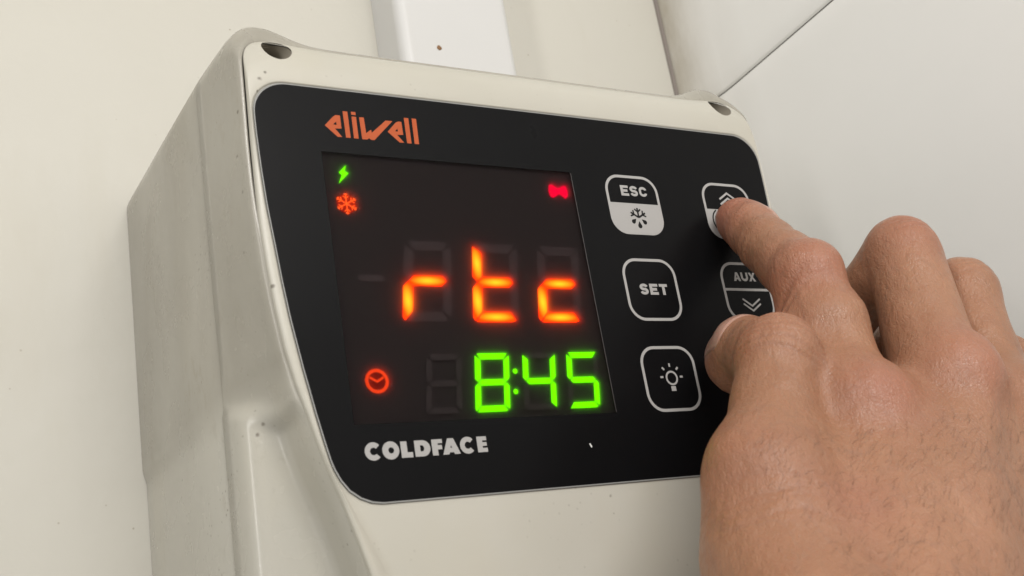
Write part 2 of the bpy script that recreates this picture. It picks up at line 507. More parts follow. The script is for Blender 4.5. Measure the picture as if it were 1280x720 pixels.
# rear housing
def smf(y, a, b): return float(smooth01((y - a) / (b - a)))
UP = [(.5, 3.4), (-.22, 1.75), (-.95, 2.2), (-1.3, 3.5), (-1.6, 6.0), (-1.85, 9.0), (-2.1, 12.0), (-2.4, 15.5), (-2.7, 19.0), (-3.1, 23.0), (-3.4, 27.2), (-3.0, 27.6), (-3.0, 28.2), (-3.5, 28.6), (-4.3, 60), (-5.0, 99.9)]
LO = [(.15, 1.3), (-.08, 1.6), (-.30, 7.5), (-.7, 12.0), (-1.5, 14.2), (-3.0, 15.0), None, None, None, None, None, None, None, None, None, None]
LOX = [None] * 6 + [(-100.3, 15.2), (-102.7, 15.8), (-103.9, 17.3), (-104.4, 21.0), (-104.7, 27.2), (-104.3, 27.6), (-104.3, 28.2), (-104.8, 28.6), (-105.0, 60), (-105.2, 99.9)]
TOPS = [(-36.6, 7.0), (-37.9, 6.6), (-38.6, 6.9), (-39.3, 7.5), (-39.9, 8.5), (-40.2, 10), (-40.4, 13), (-40.5, 16), (-40.6, 20), (-40.6, 24), (-40.6, 27.2), (-40.2, 27.6), (-40.2, 28.2), (-40.6, 28.6), (-40.8, 60), (-41, 99.9)]
def ledge_w(y, s):
    c = 51.0 - 1.1 * max(0, min(s, 10) - 4)
    return smf(y, c - 2.6, c + 2.2)
def flank_x(s):
    def f(y):
        e = edge_left(y)
        upx = e + UP[s][0]
        k = smf(s, 6, 11)
        g = 1 - smf(y, -12, 14)
        off = UP[s][0] if s > 1 else ((.15, -.45)[s] * (1 - g) + UP[s][0] * g)
        upx = e * (1 - k) - 101.1 * k + off
        lox = LOX[s][0] if LOX[s] is not None else e + LO[s][0]
        w = ledge_w(y, s)
        return upx * (1 - w) + lox * w
    return f
def flank_z(s):
    def f(y):
        lo = (LOX[s] or LO[s])[1]
        g = 1 - smf(y, -12, 14)
        up = UP[s][1] if s > 1 else ((1.3, 1.45)[s] * (1 - g) + UP[s][1] * g)
        w = ledge_w(y, s)
        return up * (1 - w) + lo * w
    return f
hs = []
for s in range(16):
    hs.append(u_curve(flank_x(s), flank_z(s), TOPS[s][0], TOPS[s][1], 9.3 - 2.6 * smf(s, 1, 6), ear=(.9 + 3.7 * smf(s, 0, 6))))
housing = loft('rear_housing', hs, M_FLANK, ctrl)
fix_normals(housing)
# bottom closing plate of the box
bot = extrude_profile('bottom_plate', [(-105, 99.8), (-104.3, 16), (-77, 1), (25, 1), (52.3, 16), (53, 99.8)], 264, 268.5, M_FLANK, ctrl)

# screw holes in the rolled top corners, cut right through the roll, with a steel screw deep inside
from mathutils.bvhtree import BVHTree
def punch(ob, hx, hy, r):
    bm = bmesh.new(); bm.from_mesh(ob.data)
    tree = BVHTree.FromBMesh(bm)
    def dist(v): return math.hypot(v.co.x / MM - hx, -v.co.z / MM - hy)
    for rad in (r + 4, r + 2):
        es = [e for e in bm.edges if min(dist(e.verts[0]), dist(e.verts[1])) < rad and e.calc_length() > .35 * MM and e.verts[0].co.y < 9 * MM]
        if es: bmesh.ops.subdivide_edges(bm, edges=es, cuts=2, use_grid_fill=True)
    bmesh.ops.delete(bm, geom=[v for v in bm.verts if dist(v) < r and v.co.y < 20 * MM], context='VERTS')
    for v in bm.verts:
        d = dist(v)
        if v.is_boundary and d < r + 1.0 and v.co.y < 20 * MM:
            x = hx + (v.co.x / MM - hx) * r / d; y = hy + (-v.co.z / MM - hy) * r / d
            hit = tree.ray_cast(W(x, y, -20), Vector((0, 1, 0)))
            z = hit[0].y if hit[0] is not None else v.co.y
            v.co = Vector((x * MM, z if abs(z - v.co.y) < .002 else v.co.y, -y * MM))
    bm.to_mesh(ob.data); bm.free()
    ob.data.polygons.foreach_set('use_smooth', [True] * len(ob.data.polygons))
for hx in (-92.8, 2 * XC + 92.0):
    punch(cover, hx, -34.0, 3.45)
    # liner tube following the hole down into the box
    V = []; F = []; n = 40
    rings = [(3.47, None), (3.47, 12.0), (0.05, 12.0)]
    for r, z in rings:
        for i in range(n):
            a = 2 * math.pi * i / n; x = hx + r * math.cos(a); y = -34.0 + r * math.sin(a)
            if z is None:
                zz = 0.0
                d = max(0, (-29.0 - y)) / 9.3
                zz = 10 * (1 - math.sqrt(max(0, 1 - min(d, .98) ** 2))) + .15
                dx = max(0, abs(x - XC) - 68) / 9.0
                zz += 1.3 * dx * dx
            else: zz = z
            V.append(W(x, y, zz))
    for j in range(2):
        for i in range(n):
            k = (i + 1) % n; F.append((j * n + i, j * n + k, (j + 1) * n + k, (j + 1) * n + i))
    liner = mesh_obj('screw_hole', V, F, M_HOLE, ctrl, True)
    # pan-head screw with cross recess
    bm = bmesh.new()
    prof = [(0, 8.0), (1.3, 8.05), (2.2, 8.5), (2.7, 9.4), (2.75, 11.9)]
    rings = []
    for r, z in prof:
        if r == 0: rings.append([bm.verts.new(W(hx, -34, z))]); continue
        rings.append([bm.verts.new(W(hx + r * math.cos(2 * math.pi * i / 24), -34 + r * math.sin(2 * math.pi * i / 24), z + (.55 if r < 1.5 and i % 6 == 0 else 0))) for i in range(24)])
    for i in range(24): bm.faces.new((rings[0][0], rings[1][i], rings[1][(i + 1) % 24]))
    for j in range(1, len(rings) - 1):
        for i in range(24): bm.faces.new((rings[j][i], rings[j][(i + 1) % 24], rings[j + 1][(i + 1) % 24], rings[j + 1][i]))
    bmesh.ops.recalc_face_normals(bm, faces=bm.faces)
    sme = bpy.data.meshes.new('screw'); bm.to_mesh(sme); bm.free(); sme.materials.append(M_METAL)
    so = bpy.data.objects.new('screw', sme); COL.objects.link(so); so.parent = liner

# ---- keypad film with the window cut out
ov = []
for y in np.linspace(60.5, -16.3, 40): ov.append((overlay_left(y), y))
left = ov
tl = arc(-92.3, -16.3, 8.0, 8.0, 180, 270, 12)[1:]
bl_pts = [(-81.2, 71.7), (-83.6, 71.35), (-86.0, 70.35), (-88.2, 68.7), (-89.8, 66.5), (-90.9, 64.2), (-91.5, 62.3)]
half = bl_pts + left + tl
outer = half + [(2 * XC - x, y) for x, y in half[::-1]]
WX0, WX1, WY0, WY1 = -85.5, -18.4, -7.9, 55.0
whole = [(WX0, WY0), (WX1, WY0), (WX1, WY1), (WX0, WY1)]
kp = flat_shapes('keypad_film', [[outer, whole[::-1]]], 0.0, M_OVER, ctrl, thick=.33)
# film edge all round, the light it catches painted in pale grey
inner = [(XC + (x - XC) * (1 - .28 / max(20, abs(x - XC))) , 23.7 + (y - 23.7) * (1 - .28 / 48)) for x, y in outer]
flat_shapes('film_edge', [[outer, inner[::-1]]], -.035, M_RIM, kp, thick=.03)

# ---- display: box behind the window, board, film
dp = bpy.data.objects.new('display', None); COL.objects.link(dp); dp.parent = ctrl
DZ = 0.72; GZ = 0.42
board = flat_shapes('display_board', [[[(WX0 - 1, WY0 - 1), (WX1 + 1, WY0 - 1), (WX1 + 1, WY1 + 1), (WX0 - 1, WY1 + 1)]]], DZ + .22, M_BOARD, dp, .1)
winp = mesh_obj('display_window', [W(WX0 + .02, WY0 + .02, .02), W(WX1 - .02, WY0 + .02, .02), W(WX1 - .02, WY1 - .02, .02), W(WX0 + .02, WY1 - .02, .02)], [(3, 2, 1, 0)], M_WIN, dp)
# glint on the right-hand window edge, painted as a pale line where the film ends
flat_shapes('window_edge_glint', [stroke([(WX1 - .03, WY0 + .3), (WX1 - .03, WY1 - .2)], .11)], -.005, mat_simple('film_step_glint', (.11, .10, .10), .35), dp, .02)

# positions were read on the keypad face; the light boxes lie DZ deeper
def at_depth(x, y, z=DZ):
    kx = (x - CAM_POS[0]) / -CAM_POS[2]; ky = (y - CAM_POS[1]) / -CAM_POS[2]
    return x + kx * z, y + ky * z

def digit(x0, y0, w, h, t, slant, lit, mat_on, mat_off, gap=.20):
    """seven light boxes; (x0, y0) is the top left corner before slanting about the top"""
    zz = GZ if mat_on is M_GREEN else DZ
    x0, y0 = at_depth(x0, y0, zz)
    hh = h / 2; e = t / 2
    def S(pts): return [(x0 + x - slant * y, y0 + y) for x, y in pts]
    g = gap
    H = lambda yc: [(e + g, yc), (t + g, yc - e), (w - t - g, yc - e), (w - e - g, yc), (w - t - g, yc + e), (t + g, yc + e)]
    segs = {
        'a': [(e * .5 + g, 0), (w - e * .5 - g, 0), (w - t - g * .4, t), (t + g * .4, t)],
        'g': H(hh),
        'd': [(t + g * .4, h - t), (w - t - g * .4, h - t), (w - e * .5 - g, h - e * .3), (w - t * .7, h), (e * .6 + g, h)],
        'f': [(0, e * .5 + g), (t, t + g * 1.3), (t, hh - e - g), (e, hh - g), (0, hh - e - g)],
        'b': [(w, e * .5 + g), (w, hh - e - g), (w - e, hh - g), (w - t, hh - e - g), (w - t, t + g * 1.3)],
        'e': [(0, hh + e + g), (e, hh + g), (t, hh + e + g), (t, h - t - g * 1.3), (e * .5, h - g * 1.5), (0, h - e)],
        'c': [(w, hh + e + g), (w, h - e * .5 - g), (w - t, h - t - g * 1.3), (w - t, hh + e + g), (w - e, hh + g)],
    }
    dg = bpy.data.objects.new('digit', None); COL.objects.link(dg); dg.parent = ctrl
    for k, pts in segs.items():
        on = k in lit
        flat_shapes('segment', [[S(pts)]], zz if on else zz + .06, mat_on if on else mat_off, dg, .12)
    return dg

dig = [
    digit(-68.15, 12.9, 12.2, 19.5, 2.35, .150, 'eg', M_RED, M_UNLIT),
    digit(-50.45, 12.9, 12.2, 19.5, 2.35, .150, 'fegd', M_RED, M_UNLIT),
    digit(-32.75, 12.9, 12.2, 19.5, 2.35, .150, 'egd', M_RED, M_UNLIT),
    digit(-66.6, 39.85, 8.9, 13.65, 1.45, .150, '', M_GREEN, M_UNLITG, .15),
    digit(-54.35, 39.85, 8.9, 13.65, 1.45, .150, 'abcdefg', M_GREEN, M_UNLITG, .15),
    digit(-41.8, 39.85, 8.9, 13.65, 1.45, .150, 'fgbc', M_GREEN, M_UNLITG, .15),
    digit(-29.65, 39.85, 8.9, 13.65, 1.45, .150, 'afgcd', M_GREEN, M_UNLITG, .15),
]
for d_, l_ in zip(dig, ['large lit red letter r', 'large lit red letter t', 'large lit red letter c', 'unlit small digit', 'lit green digit 8', 'lit green digit 4', 'lit green digit 5']):
    d_['label'] = l_
for cx, cy in ((-44.55, 44.2), (-45.25, 49.0)):
    flat_shapes('colon_dot', [[circle(*at_depth(cx, cy, GZ), .62, 20)]], GZ, M_GREEN, dp, .1)
mp = [at_depth(*p) for p in ((-80.7, 22.3), (-80.0, 21.5), (-74.7, 21.5), (-74.0, 22.3), (-74.7, 23.1), (-80.0, 23.1))]
flat_shapes('minus_sign', [[mp]], DZ, M_UNLIT, dp, .1)

# icons behind the window
flat_shapes('lightning_icon', [[[at_depth(*p, GZ) for p in ((-79.95, -4.95), (-80.45, -3.4), (-79.55, -2.95), (-82.25, -.15), (-81.25, -2.4), (-81.95, -2.95))]]], GZ, M_GREEN, dp, .1)
def snowflake(cx, cy, R, t, arms, branch=.38, single=False):
    out = []
    for k in arms:
        a = math.radians(-90 + 60 * k); c, s = math.cos(a), math.sin(a)
        out.append((0, stroke([(cx, cy), (cx + R * c, cy + R * s)], t)))
        for f, bl in (((.58, branch),) if single else ((.52, branch), (.80, branch * .62))):
            bx, by = cx + R * f * c, cy + R * f * s
            pts = []
            for sgn in (1, -1):
                b = a + sgn * math.radians(52)
                pts.append((bx + R * bl * math.cos(b), by + R * bl * math.sin(b)))
            out.append((1, stroke([pts[0], (bx, by), pts[1]], t * .85)))
    return out
sfx, sfy = at_depth(-80.95, 4.62)
disc = flat_shapes('snowflake_icon', [[circle(sfx, sfy, 2.35, 24)]], DZ + .12, M_REDDEEP, dp, .08)
for i, (lv, sh) in enumerate(snowflake(sfx, sfy, 2.6, .27, range(6), .34)):
    flat_shapes('icon_arm', [sh], DZ + .05 - .008 * i / 2, M_REDICON, disc, .03).parent = disc
cx, cy = at_depth(-79.05, 45.7)
ring = flat_shapes('clock_icon', [[circle(cx, cy, 2.72, 40), circle(cx, cy, 1.98, 40)[::-1]]], DZ, M_REDCLOCK, dp, .1)
flat_shapes('clock_hands', [stroke([(cx - 1.55, cy - .85), (cx + .03, cy + .12), (cx + 1.6, cy - .8)], .52)], DZ + .01, M_REDCLOCK, ring, .08)
flat_shapes('clock_face', [[circle(cx, cy, 1.9, 32)]], DZ + .14, mat_led('clock_glow', (.16, .003, .004), None, .7), ring, .05)
ant = [at_depth(*p) for p in ((-25.75, -3.85), (-25.2, -4.2), (-24.2, -3.65), (-23.1, -3.0), (-22.2, -3.6), (-21.4, -4.1), (-20.7, -3.7), (-20.45, -2.4), (-20.65, -1.1), (-21.5, -.3), (-22.2, -.95), (-23.1, -1.55), (-24.2, -.9), (-25.2, -.35), (-25.95, -.9), (-26.15, -2.4))]
flat_shapes('alarm_icon', [[ant]], DZ, M_PINK, dp, .1)

# ---- printed logo above the window
PZ = -.03
LOGO = [
    [[(-83.9, -14.6), (-81.71, -16.97), (-80.97, -17.49), (-79.9, -17.47), (-79.91, -14.14), (-81.5, -14.0), (-79.99, -12.0), (-81.05, -11.91)], [(-81.86, -15.05), (-80.98, -14.94), (-81.01, -15.82)]],
    [[(-79.1, -18.7), (-77.95, -18.7), (-77.92, -11.95), (-79.05, -11.95)]],
    [[(-77.05, -18.78), (-75.95, -18.78), (-75.95, -18.0), (-77.05, -18.0)]],
    [[(-77.05, -17.55), (-75.93, -17.55), (-75.97, -11.95), (-77.09, -11.95)]],
    [[(-75.16, -17.55), (-74.0, -17.6), (-73.9, -13.55), (-72.55, -14.6), (-72.46, -13.8), (-68.49, -17.4), (-66.75, -17.4), (-72.03, -11.95), (-72.84, -11.95), (-73.3, -12.35), (-73.85, -11.93), (-75.06, -11.93)]],
    [[(-68.35, -14.5), (-65.95, -17.13), (-65.3, -17.47), (-64.44, -17.47), (-64.4, -14.05), (-66.0, -13.9), (-64.45, -12.0), (-65.57, -11.93)], [(-66.4, -14.81), (-65.64, -14.8), (-65.7, -15.6)]],
    [[(-63.62, -18.65), (-62.45, -18.65), (-62.54, -11.95), (-63.68, -11.95)]],
    [[(-61.56, -18.68), (-60.4, -18.68), (-60.57, -11.95), (-61.72, -11.95)]],
]
lg = bpy.data.objects.new('logo', None); COL.objects.link(lg); lg.parent = ctrl
for sh in LOGO:
    flat_shapes('logo_letter', [sh], PZ, M_ORANGE, lg, .03)

# ---- product name below the window, heavy geometric capitals
def C_shape(cx, cy, R, r):
    return [arc(cx, cy, R, R, 42, 318, 30)[::1] + arc(cx + .05, cy, r, r, 318, 42, 24)]
nm = bpy.data.objects.new('product_name', None); COL.objects.link(nm); nm.parent = ctrl
NAME = [
    C_shape(-81.9, 60.78, 1.93, .80),
    [circle(-77.95, 60.78, 1.93, 36), circle(-77.85, 60.78, .66, 24)[::-1]],
    [[(-75.6, 59.02), (-74.15, 59.02), (-74.15, 61.4), (-72.93, 61.4), (-72.93, 62.52), (-75.6, 62.52)]],
    [[(-72.4, 59.0), (-70.7, 59.0)] + arc(-70.5, 60.74, 1.78, 1.74, 270, 450, 20) + [(-72.4, 62.48)], ([(-71.1, 60.05), (-70.75, 60.05)] + arc(-70.75, 60.74, .58, .66, 275, 445, 12) + [(-71.1, 61.4)])[::-1]],
    [[(-68.3, 58.97), (-65.75, 58.97), (-65.75, 59.85), (-66.85, 59.85), (-66.85, 60.25), (-65.9, 60.25), (-65.9, 61.18), (-66.95, 61.18), (-66.95, 62.45), (-68.3, 62.45)]],
    [[(-64.45, 58.92), (-63.0, 58.92), (-61.6, 62.4), (-63.02, 62.42), (-63.22, 61.98), (-64.17, 61.98), (-64.4, 62.42), (-65.85, 62.42)], [(-63.95, 61.0), (-63.48, 61.0), (-63.72, 60.42)]],
    C_shape(-59.65, 60.66, 1.87, .78),
    [[(-57.28, 58.9), (-54.85, 58.9), (-54.85, 59.78), (-55.9, 59.78), (-55.9, 60.2), (-54.9, 60.2), (-54.9, 61.03), (-55.98, 61.03), (-55.98, 61.46), (-54.8, 61.46), (-54.8, 62.38), (-57.28, 62.38)]],
]
for i, sh in enumerate(NAME):
    flat_shapes('name_letter', [sh], PZ - .004 * (i % 2), M_WHITE, nm, .03)

# ---- keys
def glyph(ch, x, y, h, w, t):
    """capital letter as ribbons; (x, y) = top left"""
    b = y + h; r = x + w; e = t / 2; mx = x + w / 2; my = y + h / 2
    if ch == 'E': return [[[(x, y), (r, y), (r, y + t), (x + t * 1.15, y + t), (x + t * 1.15, my - e), (r - .25 * w * .5, my - e), (r - .25 * w * .5, my + e), (x + t * 1.15, my + e), (x + t * 1.15, b - t), (r, b - t), (r, b), (x, b)]]]
    if ch == 'T': return [[[(x, y), (r, y), (r, y + t), (mx + e * 1.15, y + t), (mx + e * 1.15, b), (mx - e * 1.15, b), (mx - e * 1.15, y + t), (x, y + t)]]]
    if ch == 'C': return [stroke([(r - e, y + h * .34)] + arc(mx + .02, y + w * .42 + e * .2, w / 2 - e, w * .42 - e, -15, -180, 10) + arc(mx + .02, b - w * .42 - e * .2, w / 2 - e, w * .42 - e, 180, 15, 10) + [(r - e, b - h * .34)], t)]
    if ch == 'S':
        q = (h - t) / 4
        return [stroke(arc(mx, y + e + q, w / 2 - e, q, -10, -180, 9) + arc(mx, y + e + q, w / 2 - e, q, 180, 90, 5)[1:] + arc(mx, y + e + 3 * q, w / 2 - e, q, -90, 0, 5)[1:] + arc(mx, y + e + 3 * q, w / 2 - e, q, 0, 170, 9)[1:], t)]
    if ch == 'A': return [[[(mx - .42 * t * 1.3, y), (mx + .42 * t * 1.3, y), (r, b), (r - t * 1.1, b), (r - t * 1.1 - .1 * w, b - h * .2), (x + t * 1.1 + .1 * w, b - h * .2), (x + t * 1.1, b), (x, b)], [(mx - .12 * w, b - h * .40), (mx + .12 * w, b - h * .40), (mx, y + h * .28)]]]
    if ch == 'U': return [stroke([(x + e, y), (x + e, b - w * .45)] + arc(mx, b - w * .45, w / 2 - e, w * .45 - e, 180, 0, 12)[1:] + [(r - e, y)], t)]
    if ch == 'X':
        d = t * 1.2
        return [[[(x, y), (x + d, y), (mx, my - t * .62), (r - d, y), (r, y), (mx + t * .6, my), (r, b), (r - d, b), (mx, my + t * .62), (x + d, b), (x, b), (mx - t * .6, my)]]]
def word(txt, x, y, h, w, t, gap, parent):
    for i, ch in enumerate(txt):
        flat_shapes('letter', glyph(ch, x + i * (w + gap), y, h, w, t), PZ, M_WHITE, parent, .03)

def key(cx, cy, label):
    o = rrect(cx, cy, 17.0, 16.8, 4.7, 10); i = rrect(cx, cy, 17.0 - 1.5, 16.8 - 1.5, 3.95, 10)
    k = flat_shapes('button', [[o, i[::-1]]], PZ, M_WHITE, ctrl, .03)
    k['label'] = label
    return k
def lower_fill(cx, cy, ytop, parent):
    w, h, r = 16.0, 16.0, 4.1
    pts = [(cx - w / 2, cy + ytop), (cx + w / 2, cy + ytop)] + arc(cx + w / 2 - r, cy + h / 2 - r, r, r, 0, 90, 8) + arc(cx - w / 2 + r, cy + h / 2 - r, r, r, 90, 180, 8)
    return flat_shapes('button_lower_half', [[pts]], PZ - .006, M_WHITE, parent, .03)
DX, DY = 32.41, 23.5
k = key(0.1, 0, 'button printed ESC above a snowflake with drops')
word('ESC', -3.55, -5.45, 2.95, 2.5, .70, .48, k)
lower_fill(0.1, 0, -.4, k)
for i, (lv, sh) in enumerate(snowflake(.52, 3.55, 2.7, .52, (0, 1, 5), .46, True)):
    flat_shapes('snowflake_print', [sh], PZ - .03 - .004 * i / 2, M_DARKPRINT, k, .01)
def drop(cx, cy, L_, r, ang):
    a = math.radians(ang)
    loc = [(0, -L_)] + arc(0, 0, r, r, -25, 205, 14)
    return [[(cx + x * math.cos(a) - y * math.sin(a), cy + x * math.sin(a) + y * math.cos(a)) for x, y in loc]]
for d_ in (drop(-1.35, 4.78, 1.25, .62, 48), drop(.45, 5.95, 1.4, .66, 0), drop(2.3, 4.85, 1.25, .62, -48)):
    flat_shapes('drop_print', [d_], PZ - .016, M_DARKPRINT, k, .01)

k = key(0.1, DY, 'button printed SET')
word('SET', -3.85, 21.95, 2.95, 2.6, .74, .52, k)

k = key(0.1, 2 * DY, 'button printed with a light bulb')
flat_shapes('bulb_print', [[circle(.34, 46.88, 1.88, 32), circle(.34, 46.88, 1.38, 28)[::-1]]], PZ, M_WHITE, k, .03)
flat_shapes('bulb_base_print', [[[(-.42, 48.98), (1.0, 48.98), (1.0, 50.2), (-.42, 50.2)]]], PZ, M_WHITE, k, .03)
for a in (180, 225, 270, 315, 360):
    c, s = math.cos(math.radians(a)), math.sin(math.radians(a))
    flat_shapes('ray_print', [stroke([(.34 + 2.6 * c, 46.6 + 2.6 * s), (.34 + 3.5 * c, 46.6 + 3.5 * s)], .5)], PZ, M_WHITE, k, .03)

k = key(DX, 0, 'button under the fingertip printed with an up chevron')
for yy in (0, 1.55):
    flat_shapes('chevron_print', [stroke([(30.0, -3.55 + yy), (33.05, -5.5 + yy), (36.1, -3.55 + yy)], .55)], PZ, M_WHITE, k, .03)
lower_fill(DX, 0, -.4, k)
for r_ in (1.7, 2.7, 3.7):
    for sg in (1, -1):
        pts = arc(30.4 if sg < 0 else 34.4, 3.0, r_ * .75, r_, 90 if sg < 0 else -58, 270 if sg < 0 else 58, 14)
        if sg < 0: pts = arc(29.3, 3.0, r_ * .9, r_ * .95, 118, 242, 12)
        flat_shapes('wave_print', [stroke(pts, .42)], PZ - .03, M_DARKPRINT, k, .01)
flat_shapes('wave_centre_print', [[circle(28.9, 3.0, .75, 16)]], PZ - .03, M_DARKPRINT, k, .01)

k = key(DX, DY, 'button printed AUX above a down chevron')
word('AUX', 28.45, 18.0, 2.5, 2.45, .66, .25, k)
flat_shapes('button_divider', [stroke([(DX - 7.8, 22.95), (DX + 7.8, 22.95)], .72)], PZ - .01, M_WHITE, k, .03)
for yy in (0, 1.38):
    flat_shapes('chevron_print', [stroke([(29.9, 25.6 + yy), (32.85, 27.55 + yy), (36.0, 25.55 + yy)], .48)], PZ, M_WHITE, k, .03)
k = key(DX, 2 * DY, 'button outline mostly behind the thumb')

# two tiny flecks on the film
flat_shapes('paint_fleck', [[[(-27.9, 62.0), (-27.6, 61.95), (-27.2, 62.7), (-27.4, 63.0), (-27.65, 62.75)]]], -.12, M_SPECK, ctrl, .1)

# ------------------------------------------------------------------ hand
# a signed-distance body (tapered bones blended together), meshed as one skin
J = dict(
    tip=(29.0, 5.6, -6.6), dip=(23.6, 18.2, -19.5), pip=(18.2, 33.5, -34.0), mcp=(11.7, 69.6, -43.0),
    ttip=(12.0, 45.0, -10.5), tip_=(-2.4, 54.6, -39.5), tmcp=(-18.6, 79.0, -46.0), tcmc=(-31.5, 112.0, -60.0),
)
def arr(p): return np.array(p, dtype=np.float32)
CH = []   # chains: (list of (a, b, ra, rb), blend)
index = [(J['tip'], (26.5, 11.5, -13.0), 6.0, 6.7), ((26.5, 11.5, -13.0), J['dip'], 6.7, 6.9), (J['dip'], (21, 26, -27), 6.9, 7.5), ((21, 26, -27), J['pip'], 7.5, 8.3), (J['pip'], (16.2, 46, -38.5), 8.3, 8.8), ((16.2, 46, -38.5), J['mcp'], 8.8, 11.0)]
middle = [((34, 66, -50), (46, 28, -41), 11.0, 8.6), ((46, 28, -41), (45, 37, -19), 8.4, 7.5), ((45, 36, -19), (40, 54, -13), 7.6, 6.8)]
ring = [((52, 72, -48), (65, 38, -40), 10.8, 8.8), ((65, 38, -40), (62, 47, -17), 8.5, 7.3), ((62, 47, -17), (56, 64, -13), 7.2, 6.4)]
little = [((66, 82, -42), (79, 56, -36), 9.8, 7.8), ((79, 56, -36), (75, 63, -17), 7.4, 6.4), ((75, 63, -17), (69, 76, -14), 6.3, 5.7)]
thumb = [(J['ttip'], (8.2, 46.2, -20), 7.0, 8.0), ((8.2, 46.2, -20), (2.8, 50.2, -31), 8.0, 7.9), ((2.8, 50.2, -31), J['tip_'], 7.9, 8.6), (J['tip_'], (-9.0, 64, -42), 8.6, 8.5), ((-9.0, 64, -42), J['tmcp'], 8.5, 10.9)]
palm = [(J['tmcp'], J['tcmc'], 10.9, 12.5), (J['mcp'], (-18, 116, -62), 11.5, 15), ((34, 66, -50), (-8, 118, -64), 12, 15), ((52, 72, -48), (2, 122, -62), 11.5, 14),
        ((66, 82, -42), (10, 126, -58), 11, 14), ((-8, 84, -42), (4, 84, -38), 10, 12), ((10, 92, -38), (36, 92, -34), 13, 13),
        ((-31, 113, -61), (-38, 150, -98), 13, 15), ((-10, 120, -62), (-18, 152, -96), 17, 18), ((8, 126, -58), (2, 156, -92), 15, 17),
        ((-38, 150, -98), (-54, 230, -180), 16, 25), ((-18, 152, -96), (-34, 232, -178), 19, 28), ((2, 156, -92), (-14, 234, -174), 17, 26)]

def seg_d(P, a, b, ra, rb):
    a = arr(a); b = arr(b); ba = b - a
    pa = P - a
    h = np.clip((pa @ ba) / float(ba @ ba), 0, 1)
    d = pa - h[..., None] * ba
    return np.sqrt((d * d).sum(-1)) - (ra + (rb - ra) * h)
def smin(a, b, k):
    h = np.clip(.5 + .5 * (b - a) / k, 0, 1)
    return b + (a - b) * h - k * h * (1 - h)
def chain_d(P, ch, k):
    d = None
    for s in ch:
        e = seg_d(P, *s); d = e if d is None else smin(d, e, k)
    return d
BUMPS = [  # ball, radius, blend: knuckles and pads
    ((-3.6, 52.6, -42.0), 7.2, 5.0), ((17.2, 31.0, -37.0), 6.6, 4.0), ((-22.5, 80, -47.0), 8.0, 8.0), ((9.5, 66, -50), 8.5, 7), ((33, 62, -56), 8.5, 7), ((52, 69, -54), 8, 7), ((67, 79, -47), 7.5, 6),
    ((30.0, 8.0, -7.6), 5.6, 4.0), ((9.5, 48.2, -13.5), 6.6, 4.0), ((-25, 97, -45), 10.5, 12), ((17.2, 43, -33.0), 7.0, 4.0)]
def sdf(P):
    d = chain_d(P, palm, 9.0)
    di = chain_d(P, index, 2.5)
    for c_, r_, k_ in (BUMPS[1], BUMPS[7], BUMPS[10]):
        di = smin(di, np.sqrt(((P - arr(c_)) ** 2).sum(-1)) - r_, k_)
    dt = chain_d(P, thumb, 3.0)
    for c_, r_, k_ in (BUMPS[0], BUMPS[8]):
        dt = smin(dt, np.sqrt(((P - arr(c_)) ** 2).sum(-1)) - r_, k_)
    d = smin(d, dt, 6.0)
    d2 = smin(chain_d(P, middle, 3.0), chain_d(P, ring, 3.0), 1.2)
    d2 = smin(d2, chain_d(P, little, 3.0), 1.2)
    d2 = smin(d2, di, 1.2)
    # web between the thumb and index sides is the palm chain itself
    d = smin(d, d2, 3.5)
    for b_ in (BUMPS[2], BUMPS[3], BUMPS[4], BUMPS[5], BUMPS[6], BUMPS[9]):
        d = smin(d, np.sqrt(((P - arr(b_[0])) ** 2).sum(-1)) - b_[1], b_[2])
    return d

